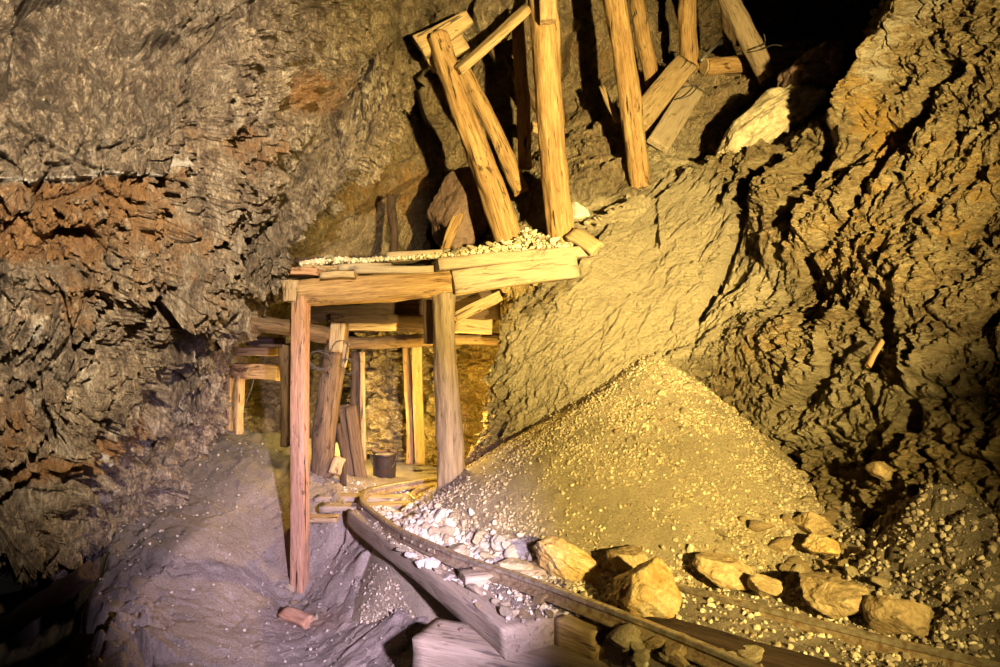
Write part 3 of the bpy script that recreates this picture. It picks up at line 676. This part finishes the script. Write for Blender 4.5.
board((427, 62, 6.32), (464, 40, 6.36), .08, .22, M_board, 'lower wedge board under the broad wedge behind the leaning prop head', 'wedge', 'wedge_board', up=(0, 0, 1), taper=1.)
log((642, 190, 6.85), (606, -60, 7.0), 20, 23, M_log, 'stout log post right of the central post, foot in the sand ramp', 'post', 'post')
log((653, 86, 8.0), (628, -50, 8.2), 14, 16, M_log, 'leaning post standing just behind the stout log post', 'post', 'post')
log((689, 70, 8.3), (687, -50, 8.4), 18, 18, M_log, 'upright post at the head of the two propped planks', 'post', 'post', split=False)
log((729, 58, 9.4), (725, -50, 9.6), 12, 12, M_logd, 'thin far post in the dark behind the slanting wired log', 'post', 'post', split=False)
log((769, 80, 7.7), (722, -16, 7.9), 18, 20, M_logg, 'slanting log with wire round it, crossing the lying log', 'prop')
lying = log((705, 66, 8.15), (850, 58, 8.6), 17, 15, M_log, 'sawn log lying flat in the upper cavity, pale cut end showing', split=False)
board((687, 62, 7.8), (637, 122, 7.1), .28, .07, M_board, 'upper of two wide planks leaning beside the stout log post', up=(.35, -1, .6))
board((694, 88, 7.75), (657, 146, 7.15), .26, .06, M_dboard, 'lower of two wide planks leaning beside the stout log post', up=(.35, -1, .6))
board((601, 86, 7.4), (617, 122, 7.2), .07, .04, M_board, 'short pale stick leaning left of the stout log post', 'stick', 'stick', up=FR)
log((444, 250, 6.35), (467, 198, 6.75), 10, 9, M_log, 'short thin pole leaning on the dark boulder behind the platform', 'pole', 'pole', split=False)
log((394, 262, 7.0), (392, 196, 7.2), 8, 8, M_dark, 'dark stub post against the back rock wall left of the boulder', 'post', 'post', split=False)
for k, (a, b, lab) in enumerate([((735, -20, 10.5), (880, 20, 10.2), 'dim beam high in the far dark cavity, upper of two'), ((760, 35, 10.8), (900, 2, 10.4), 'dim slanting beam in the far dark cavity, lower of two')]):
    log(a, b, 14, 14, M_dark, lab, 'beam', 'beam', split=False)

th = np.linspace(0, 2*math.pi, 40, endpoint=False); rr0 = 17*8.15/F/2*.93
ce = put('cut_end', mesh_np('cut_end', np.array([(0, 0, -.022)]+[(rr0*math.cos(t), rr0*math.sin(t), -.02) for t in th]+[(rr0*math.cos(t), rr0*math.sin(t), .01) for t in th]), [(0, 1+(i+1) % 40, 1+i) for i in range(40)]+[(1+i, 1+(i+1) % 40, 41+(i+1) % 40, 41+i) for i in range(40)]), M_board, lying)
ce['label'] = 'orange freshly sawn end face of the lying log'
# platform
PY = 5.7
log((300, 294, 5.55), (452, 283, 5.62), 27, 27, M_log, 'thick hewn log beam carrying the left front of the platform', 'beam', 'beam', wob=.004)
board((294, 302, 5.55), (294, 281, 5.55), .13, .2, M_board, 'square block on top of the thin sawn post at the platform corner', 'block', 'wooden_block', up=FR)
board((452, 283, 5.58), (574, 267, 5.85), .20, .2, M_dboard, 'broad sawn beam carrying the right front of the platform', 'beam', 'beam', up=(0, -1, 0))
board((435, 266, 5.52), (590, 252, 5.95), .10, .30, M_dboard, 'long sawn board lying on the right front beam', up=FR)
board((388, 259, 6.0), (574, 251, 6.15), .09, .3, M_dboard, 'long back board under the rubble on the platform', up=FR)
pl = [((286, 271, 5.55), (322, 273, 5.5), .06, M_red, 'leftmost short plank end at the platform corner'),
      ((306, 268, 5.75), (341, 269, 5.75), .05, M_board, 'plank end just behind the leftmost corner plank'),
      ((323, 276, 5.5), (357, 275, 5.5), .055, M_board, 'low plank end wedged on the hewn beam near the left corner'),
      ((340, 268, 5.72), (392, 267, 5.75), .055, M_dboard, 'plank lying on the left half of the platform behind the low plank end'),
      ((356, 271, 5.56), (434, 270, 5.6), .065, M_dboard, 'long thin plank along the front of the platform left half'),
      ((298, 261, 6.2), (354, 262, 6.2), .06, M_dark, 'dull plank at the back left of the platform')]
for a, b, t, m, lab in pl: board(a, b, .2, t, m, lab, 'plank', 'plank', up=(0, 0, 1))
board((284, 280, 5.9), (452, 272, 6.0), .7, .05, M_dark, 'dark deck planks beneath the rubble of the platform', 'deck', 'platform_deck', up=(0, 0, 1))
board((571, 233, 5.85), (598, 249, 5.7), .15, .05, M_board, 'short tilted board end beside the foot of the central post', up=(.3, -1, .2))
log((451, 515, 5.62), (445, 292, 5.64), 27, 23, M_logg, 'round log post carrying the middle of the platform', 'post', 'post')
board((299, 600, 5.42), (301, 296, 5.5), .125, .11, M_red, 'thin sawn reddish post under the left corner of the platform', 'post', 'post', up=(-.35, -1, 0), rough=.002)

# below the platform
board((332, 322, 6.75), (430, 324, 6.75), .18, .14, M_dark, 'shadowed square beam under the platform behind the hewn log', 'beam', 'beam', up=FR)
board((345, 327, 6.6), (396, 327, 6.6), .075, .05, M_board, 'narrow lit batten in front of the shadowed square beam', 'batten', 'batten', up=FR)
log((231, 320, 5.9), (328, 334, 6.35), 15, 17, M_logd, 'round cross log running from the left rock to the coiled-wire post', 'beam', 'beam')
board((300, 306, 6.9), (500, 303, 6.8), .35, .04, M_dark, 'dark board added to stand for the shaded roof under the platform', 'shade board', 'shade_board', up=FR)  # added dark sheet hiding the lit wall, stands for roof shade
board((230, 343, 5.85), (230, 311, 5.85), .07, .05, M_dark, 'short dark board against the left rock at the cross log end', up=FR)
log((346, 342, 6.9), (500, 339, 6.8), 12, 12, M_logd, 'round roof beam deeper under the platform over the lit rock', 'beam', 'beam')
log((322, 474, 6.6), (337, 322, 6.5), 24, 21, M_logd, 'crooked old post with wire coils standing under the platform', 'post', 'post', wob=.02)
board((336, 352, 6.32), (338, 323, 6.32), .14, .05, M_board, 'pale hewn patch board at the top of the crooked old post', up=FR)
board((343, 367, 6.32), (347, 343, 6.32), .055, .04, M_board, 'small wedge stick beside the top of the crooked old post', 'wedge', 'wedge', up=FR)
log((288, 446, 6.6), (286, 344, 6.6), 13, 12, M_logd, 'old post in shadow between the thin sawn post and left rock', 'post', 'post')
log((229, 432, 7.4), (229, 366, 7.4), 8, 8, M_log, 'left one of two yellow lit short posts beside the left rock', 'post', 'post', split=False)
log((238, 436, 7.3), (240, 374, 7.3), 10, 9, M_log, 'right one of two yellow lit short posts beside the left rock', 'post', 'post', split=False)
board((233, 370, 7.3), (282, 373, 7.3), .17, .12, M_log, 'yellow lit beam across the two short posts', 'beam', 'beam', up=FR)
board((236, 352, 7.0), (282, 351, 7.0), .09, .12, M_log, 'thin beam just above the yellow lit beam', 'beam', 'beam', up=FR)
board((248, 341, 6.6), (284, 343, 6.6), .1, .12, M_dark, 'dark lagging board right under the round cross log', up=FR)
board((355, 452, 7.0), (356, 352, 7.0), .10, .08, M_dark, 'dark upright board left of its narrow lit edge strip', up=FR)
board((364, 462, 6.95), (362, 352, 6.95), .05, .06, M_board, 'narrow yellow strip added as the lit edge of the dark upright behind the leaning boards', 'batten', 'batten', up=FR)  # lit edge of the dark upright, made as a separate pale strip
board((361, 481, 6.7), (351, 406, 6.85), .12, .05, M_logd, 'right one of the two leaning board offcuts by the bucket', up=FR)
board((352, 478, 6.78), (344, 405, 6.93), .11, .05, M_logd, 'left one of the two leaning board offcuts by the bucket', up=FR)
board((334, 474, 6.4), (340, 458, 6.5), .12, .05, M_board, 'small tilted offcut at the foot of the crooked old post', 'block', 'wooden_block', up=FR)
log((345, 486, 6.45), (339, 424, 6.6), 6, 5, M_dark, 'thin dark stake in front of the leaning offcuts', 'stake', 'stake', split=False)
log((411, 464, 7.5), (407, 346, 7.5), 8, 8, M_log, 'left one of the paired posts against the lit tunnel rock', 'post', 'post', split=False)
board((420, 464, 7.35), (417, 346, 7.35), .11, .1, M_board, 'right sawn one of the paired posts against the lit tunnel rock', 'post', 'post', up=FR)
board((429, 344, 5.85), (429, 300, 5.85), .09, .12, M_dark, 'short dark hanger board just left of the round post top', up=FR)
board((455, 318, 6.0), (500, 296, 6.1), .10, .12, M_board, 'slanting lit brace under the right half of the platform', 'brace', 'brace', up=FR)
board((455, 326, 6.2), (492, 327, 6.2), .14, .12, M_board, 'square cross piece right of the round post below the brace', 'beam', 'beam', up=FR)

# track-side timber
board((316, 498, 6.15), (402, 498, 6.2), .16, .05, M_dboard, 'upper plank sleeper sticking out left under the bend of the rail', 'sleeper', 'sleeper')
board((321, 508, 5.84), (424, 506, 5.9), .17, .06, M_dboard, 'lower plank sleeper sticking out left under the bend of the rail', 'sleeper', 'sleeper')
board((306, 519, 5.6), (338, 518, 5.6), .15, .04, M_board, 'short thin plank end below the two plank sleepers', 'plank', 'plank')
board((.17, 3.15, CAMZ-1.49), (-1.16, 5.56, CAMZ-1.58), .34, .13, M_dboard, 'long thick dusty plank edging the track bed, running to the rail bend', 'plank', 'edge_plank', px=False, cham=.004)
board((-.40, 3.40, CAMZ-1.70), (.80, 2.92, CAMZ-1.70), .26, .28, M_dboard, 'heavy square timber under the near end of the long edge plank', 'timber', 'square_timber', px=False, cham=.006)
board((-.22, 3.70, CAMZ-1.44), (1.0, 4.1, CAMZ-1.47), .17, .12, M_dboard, 'sleeper end poking out from under the front rail by the rubble', 'sleeper', 'sleeper', px=False)
board((.34, 3.28, CAMZ-1.50), (.52, 3.12, CAMZ-1.50), .2, .14, M_board, 'short wooden block under the front rail beside the edge plank end', 'block', 'wooden_block', px=False)
board((.62, 3.25, CAMZ-1.42), (1.55, 2.35, CAMZ-1.38), .10, .09, M_dark, 'dark guard plank lying along the inner side of the front rail', 'plank', 'guard_plank', px=False)
board((120/1, 0, 0), (0, 0, 0), .1, .1, M_dark, 'x') if False else None
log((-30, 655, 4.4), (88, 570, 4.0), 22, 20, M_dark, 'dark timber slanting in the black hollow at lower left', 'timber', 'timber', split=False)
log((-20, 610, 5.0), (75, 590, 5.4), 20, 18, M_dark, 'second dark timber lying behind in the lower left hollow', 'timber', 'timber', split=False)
board((283, 612, 4.9), (310, 622, 4.75), .10, .05, M_red, 'small buried board end on the slope below the thin sawn post', up=(0, -.6, 1))
board((868, 366, 4.05), (882, 340, 4.1), .035, .04, M_log, 'orange splinter of wood standing in a crevice of the right wall', 'splinter', 'wood_splinter', up=FR)

# ------------------------------------------------------------ rails
def bez(pts, n):
    A = np.array(pts, float); return catmull(A, n)
def sweep(name, path, sec, mat, parent=None):
    path = np.asarray(path); n = len(path); k = len(sec); T = np.gradient(path, axis=0); T /= np.linalg.norm(T, axis=1)[:, None]
    S = np.cross(T, [0, 0, 1]); S /= np.linalg.norm(S, axis=1)[:, None]; U = np.cross(S, T)
    V = (path[:, None]+S[:, None]*sec[None, :, :1]+U[:, None]*sec[None, :, 1:]).reshape(-1, 3)
    Fc = [(i*k+j, (i+1)*k+j, (i+1)*k+(j+1) % k, i*k+(j+1) % k) for i in range(n-1) for j in range(k)]
    Fc += [tuple(range(k)), tuple((n-1)*k+j for j in range(k))[::-1]]
    import bmesh
    me = mesh_np(name, V, Fc, False); bm = bmesh.new(); bm.from_mesh(me); bmesh.ops.recalc_face_normals(bm, faces=bm.faces); bm.to_mesh(me); bm.free()
    return put(name, me, mat, parent)
def G3(px, py, z):
    x, y, zz = G(px, py, z); return (x, y, zz+CAMZ)
foot = np.array([(-.038, -.075), (.038, -.075), (.038, -.068), (.008, -.058), (.005, -.022), (-.005, -.022), (-.008, -.058), (-.038, -.068)])
head = np.array([(-.018, -.023), (-.019, -.004), (-.014, 0), (.014, 0), (.019, -.004), (.018, -.023)])
r1 = [G3(*p) for p in [(830, 697, -1.31), (760, 667, -1.31), (680, 634, -1.31), (600, 603, -1.31), (520, 574, -1.33), (470, 558, -1.345), (440, 546, -1.36), (400, 528, -1.40), (374, 511, -1.45), (362, 499, -1.48), (366, 490, -1.50), (385, 485, -1.50), (410, 481, -1.50), (435, 477, -1.50), (470, 474, -1.50)]]
r2 = [G3(*p) for p in [(1100, 693, -1.30), (1000, 664, -1.31), (886, 637, -1.335), (767, 607, -1.36), (670, 582, -1.40)]]
# the rear rail runs on under the heap and shows again at the bend
r2 += [tuple(v) for v in [(.45, 4.2, CAMZ-1.44), (-.1, 4.9, CAMZ-1.5)]]
r2 += [G3(*p) for p in [(427, 503, -1.52), (414, 496, -1.52), (416, 489, -1.52), (430, 484, -1.52), (455, 480, -1.52)]]
rails = []
for pts, lab in ((r1, 'front rail curving from the lower right round the bend under the platform'), (r2, 'rear rail running under the gravel heap and out at lower right')):
    pth = bez(pts, 160); o = sweep('rail', pth, foot, M_rail); tag(o, lab, 'rail'); sweep('rail_head', pth, head, M_railtop, o); rails.append((o, pth))
o, pth = rails[0]; u, v = proj(pth); i0, i1 = np.argmin(abs(u-438)+9*(pth[:, 1] > 5)), np.argmin(abs(u-404)+9*(pth[:, 1] > 5)); i0, i1 = min(i0, i1), max(i0, i1)
fp = sweep('fishplate', pth[i0:i1+1], np.array([(.018, -.056), (.024, -.056), (.024, -.024), (.018, -.024)])*[-1, 1], M_rail, o)
for t in (.12, .37, .63, .88):
    c = pth[i0]+(pth[i1]-pth[i0])*t; T = pth[i1]-pth[i0]; T /= np.linalg.norm(T); S = np.cross(T, [0, 0, 1])
    th = np.linspace(0, 2*math.pi, 6, endpoint=False); r = .011; q = c-S*.024+np.array([0, 0, -.04])
    ring = lambda d: [q-S*d+T*r*math.cos(a)+np.array([0, 0, 1])*r*math.sin(a) for a in th]
    Vb = np.array(ring(0)+ring(.014)); Fb = [(j, (j+1) % 6, 6+(j+1) % 6, 6+j) for j in range(6)]+[tuple(range(6)), tuple(range(6, 12))]
    put('bolt', mesh_np('bolt', Vb, Fb), M_railtop, fp)

for o in [x for x in C.objects if x.name.startswith(('edge_plank', 'square_timber', 'sleeper'))]:
    zs = [v.co.z for v in o.data.vertices]; ytop = max(v.co.y for v in o.data.vertices)
    for q in (.08, .2):
        Vn = np.array([(.012*math.cos(a)+.03, ytop-.004+h, q+.012*math.sin(a)) for h in (0, .012) for a in np.linspace(0, 2*math.pi, 8, endpoint=False)])
        put('spike', mesh_np('spike', Vn, [(i, (i+1) % 8, 8+(i+1) % 8, 8+i) for i in range(8)]+[tuple(range(8, 16))]), M_rail, o)
# ------------------------------------------------------------ bucket, wires, pipe
def tube(name, pts, r, mat, closed=False, parent=None, n=8):
    P = np.array(pts, float); m = len(P); T = np.gradient(P, axis=0); T /= np.linalg.norm(T, axis=1)[:, None]+1e-9
    a = np.cross(T, [.31, .2, .93]); a /= np.linalg.norm(a, axis=1)[:, None]+1e-9; b = np.cross(T, a)
    th = np.linspace(0, 2*math.pi, n, endpoint=False)
    V = (P[:, None]+r*(a[:, None]*np.cos(th)[None, :, None]+b[:, None]*np.sin(th)[None, :, None])).reshape(-1, 3)
    Fc = [(i*n+j, i*n+(j+1) % n, (i+1)*n+(j+1) % n, (i+1)*n+j) for i in range(m-1) for j in range(n)]+[tuple(range(n))[::-1], tuple((m-1)*n+j for j in range(n))]
    return put(name, mesh_np(name, V, Fc, True), mat, parent)
def lathe(name, prof, mat, parent, n=40, M=None):
    th = np.linspace(0, 2*math.pi, n, endpoint=False); V = np.array([(r*math.cos(t), r*math.sin(t), z) for r, z in prof for t in th]); m = len(prof)
    Fc = [(i*n+j, i*n+(j+1) % n, (i+1)*n+(j+1) % n, (i+1)*n+j) for i in range(m-1) for j in range(n)]+[tuple(range(n))[::-1]]
    return put(name, mesh_np(name, V, Fc, True), mat, parent)
bk = bpy.data.objects.new('bucket', None); C.objects.link(bk); bc = W(384.5, 479, 6.95); bk.scale = (1.1, 1.1, 1.1); bk.location = bc
tag(bk, 'dark metal bucket full of sand standing in the tunnel mouth', 'bucket')
lathe('bucket_body', [(.105, 0), (.11, .01), (.118, .2), (.123, .245), (.126, .25), (.123, .255), (.113, .25), (.108, .2), (.1, .05)], M_bucket, bk)
lathe('rim', [(.119, .236), (.129, .24), (.131, .25), (.129, .258), (.12, .258)], M_bucket, bk)
sg = mesh_np('sand_fill', *(lambda th: (np.array([(0, 0, .262)]+[(.06*math.cos(t), .06*math.sin(t), .255) for t in th]+[(.111*math.cos(t), .111*math.sin(t), .235) for t in th]), [(0, 1+i, 1+(i+1) % 24) for i in range(24)]+[(1+i, 25+i, 25+(i+1) % 24, 1+(i+1) % 24) for i in range(24)]))(np.linspace(0, 2*math.pi, 24, endpoint=False)), True)
put('sand_fill', sg, M_floor, bk)
tube('handle', [(.128*math.cos(a), -.05-.03*math.sin(a), .22+.03*math.cos(a*2)-.12*math.sin(a)) for a in np.linspace(0, math.pi, 20)], .005, M_wire, parent=bk)
st = log((371, 449, 6.9), (397, 453, 7.0), 4, 3, M_logd, 'short handle stick lying across the bucket rim', 'stick', 'stick', split=False)
def coil(c, rx, rz, turns, label, seed, tilt=.3):
    r = random.Random(seed); pts = []
    for k in range(int(turns*28)):
        a = k/28*2*math.pi; f = 1+.12*math.sin(a*.37+seed)+.10*math.sin(2*a+seed+a*.11)+.05*math.sin(3*a+1); pts.append((c[0]+rx*f*math.cos(a)+.01*math.sin(k*.13), c[1]-.03+tilt*.05*math.sin(a+1)-.012*math.sin(k*.21), c[2]+rz*f*math.sin(a)+.012*math.cos(k*.17)))
    tag(tube('wire_coil', pts, .003, M_wire), label, 'wire')
coil(W(321, 360, 6.28), .10, .09, 3.2, 'loops of wire hanging on the left side of the crooked old post', 1)
coil(W(349, 366, 6.28), .07, .07, 2.2, 'smaller wire loops hanging right of the crooked old post', 2)
tag(tube('wire', bez([W(330, 352, 6.26), W(336, 342, 6.25), W(345, 341, 6.26), W(350, 348, 6.28)], 24), .004, M_wire), 'single wire strand over the pale patch board of the crooked post', 'wire')
tag(tube('wire', bez([W(749, 50, 7.65), W(757, 47, 7.55), W(765, 43, 7.6), W(764, 34, 7.6)], 20), .008, M_wire), 'wire twisted round the slanting log, short end up', 'wire')
tag(tube('wire', bez([W(750, 52, 7.6), W(760, 50, 7.55), W(773, 45, 7.65), W(782, 46, 7.7)], 20), .007, M_wire), 'wire twisted round the slanting log, long end right', 'wire')
tag(tube('wire', bez([W(678, 90, 7.55), W(688, 86, 7.5), W(697, 86, 7.5), W(690, 95, 7.3), W(679, 99, 7.3)], 24), .007, M_wire), 'bent wire lying on the rock beside the two wide planks', 'wire')
tag(tube('pipe', [W(701, 61, 8.1), W(712, 49, 8.3), W(723, 38, 8.5)], .022, M_pipe, n=12), 'thin grey metal pipe leaning behind the lying log', 'pipe')
tag(tube('cord', bez([W(245, 404, 7.0), W(250, 392, 7.0), W(254, 379, 7.0)], 12), .005, M_wire), 'thin pale cord hanging beside the two yellow short posts', 'cord')

# ------------------------------------------------------------ rubble on the platform
def deck_z(px): return np.interp(px, [290, 390, 470, 520, 560], [266, 262, 256, 248, 250])
r = np.random.default_rng(5); pts = []; sz = []
for _ in range(7000):
    px = r.uniform(300, 572); h = np.interp(px, [300, 330, 360, 440, 480, 505, 530, 560, 572], [4, 8, 3, 4, 9, 14, 25, 8, 10]); Y = r.uniform(5.75, 6.25)
    k = abs(Y-6)/.3; py = np.interp(px, [290, 390, 572], [267, 260, 249])-h*(1-.6*k)*r.random()**.6
    pts.append(W(px, py, Y)[:]); sz.append(.005+.020*r.random()**3.5)
gravel('platform_rubble', np.array(pts), np.array(sz), gravmat('deck_rubble_mix', (.45, .36, .22), (.68, .58, .42), (.85, .78, .64)), 'pale crushed rubble heaped on top of the timber platform', 6)
for k in range(24):
    px = random.choice([rnd(320, 345), rnd(500, 560), rnd(500, 560), rnd(440, 500)]); h = np.interp(px, [300, 330, 360, 480, 505, 530, 560], [3, 8, 2, 6, 12, 22, 6])
    Y = rnd(5.75, 5.95); py = np.interp(px, [290, 390, 572], [266, 259, 248])-h*rnd(.4, .95); p = W(px, py, Y)
    stone(p.x, p.y, p.z, rnd(.02, .05), M_white if k % 2 else M_stone, 'pale rubble chunk on top of the timber platform', 'rubble chunks on the platform', seed=5000+k)
for k in range(14):
    px = rnd(575, 640); py = 232-(px-575)*.5+rnd(-3, 6); p = W(px, py, 6.25)
    stone(p.x, p.y, p.z, rnd(.015, .04), M_stone, 'pale chip on the sand ramp right of the central post', 'chips on the sand ramp', seed=6000+k)

# ------------------------------------------------------------ lights
def spot(name, loc, tgt, power, col, ang, blend=.5, rad=.06):
    l = bpy.data.lights.new(name, 'SPOT'); l.energy = power; l.color = col; l.spot_size = ang*D2R; l.spot_blend = blend; l.shadow_soft_size = rad
    o = bpy.data.objects.new(name, l); C.objects.link(o); o.location = loc
    o.rotation_euler = (Vector(tgt)-Vector(loc)).to_track_quat('-Z', 'Y').to_euler(); return o
def point(name, loc, power, col, rad=.05):
    l = bpy.data.lights.new(name, 'POINT'); l.energy = power; l.color = col; l.shadow_soft_size = rad
    o = bpy.data.objects.new(name, l); C.objects.link(o); o.location = loc; return o
spot('yellow_floodlight', (2.0, -.7, CAMZ+.1), W(600, 95, 6.5), 8000, (1, .73, .25), 59, 1.)
spot('heap_fill_spot', (2.1, -.6, CAMZ+.15), W(625, 425, 4.9), 3600, (1, .72, .21), 42, 1.)  # added second yellow spot to brighten the heap, not a known lamp
spot('warm_floodlight', (.1, .1, CAMZ+1.4), W(75, 150, 4.0), 3300, (1, .80, .53), 60, .8)
spot('violet_floodlight', (.7, .4, CAMZ-.05), W(325, 520, 5.2), 2900, (.86, .69, 1), 39, 1.)
point('tunnel_lamp', W(451, 400, 6.3), 130, (1, .62, .10))
point('bucket_lamp', W(357, 415, 7.3), 60, (1, .72, .2))
point('chamber_lamp', W(288, 405, 7.3), 7, (1, .8, .15))
w = bpy.data.worlds.new('World'); SC.world = w; w.use_nodes = True
w.node_tree.nodes['Background'].inputs[0].default_value = (.8, .7, .6, 1); w.node_tree.nodes['Background'].inputs[1].default_value = .004

cam = bpy.data.cameras.new('camera'); cam.lens = F/1000*36; cam.sensor_width = 36; cam.clip_start = .05
co = bpy.data.objects.new('camera', cam); C.objects.link(co); co.location = (0, 0, CAMZ); co.rotation_euler = (math.pi/2, 0, 0); SC.camera = co
SC.view_settings.view_transform = 'Standard'; SC.view_settings.look = 'None'; SC.view_settings.exposure = 0; SC.view_settings.gamma = 1; SC.view_settings.use_curve_mapping = False
SC.cycles.use_denoising = True; SC.cycles.max_bounces = 5
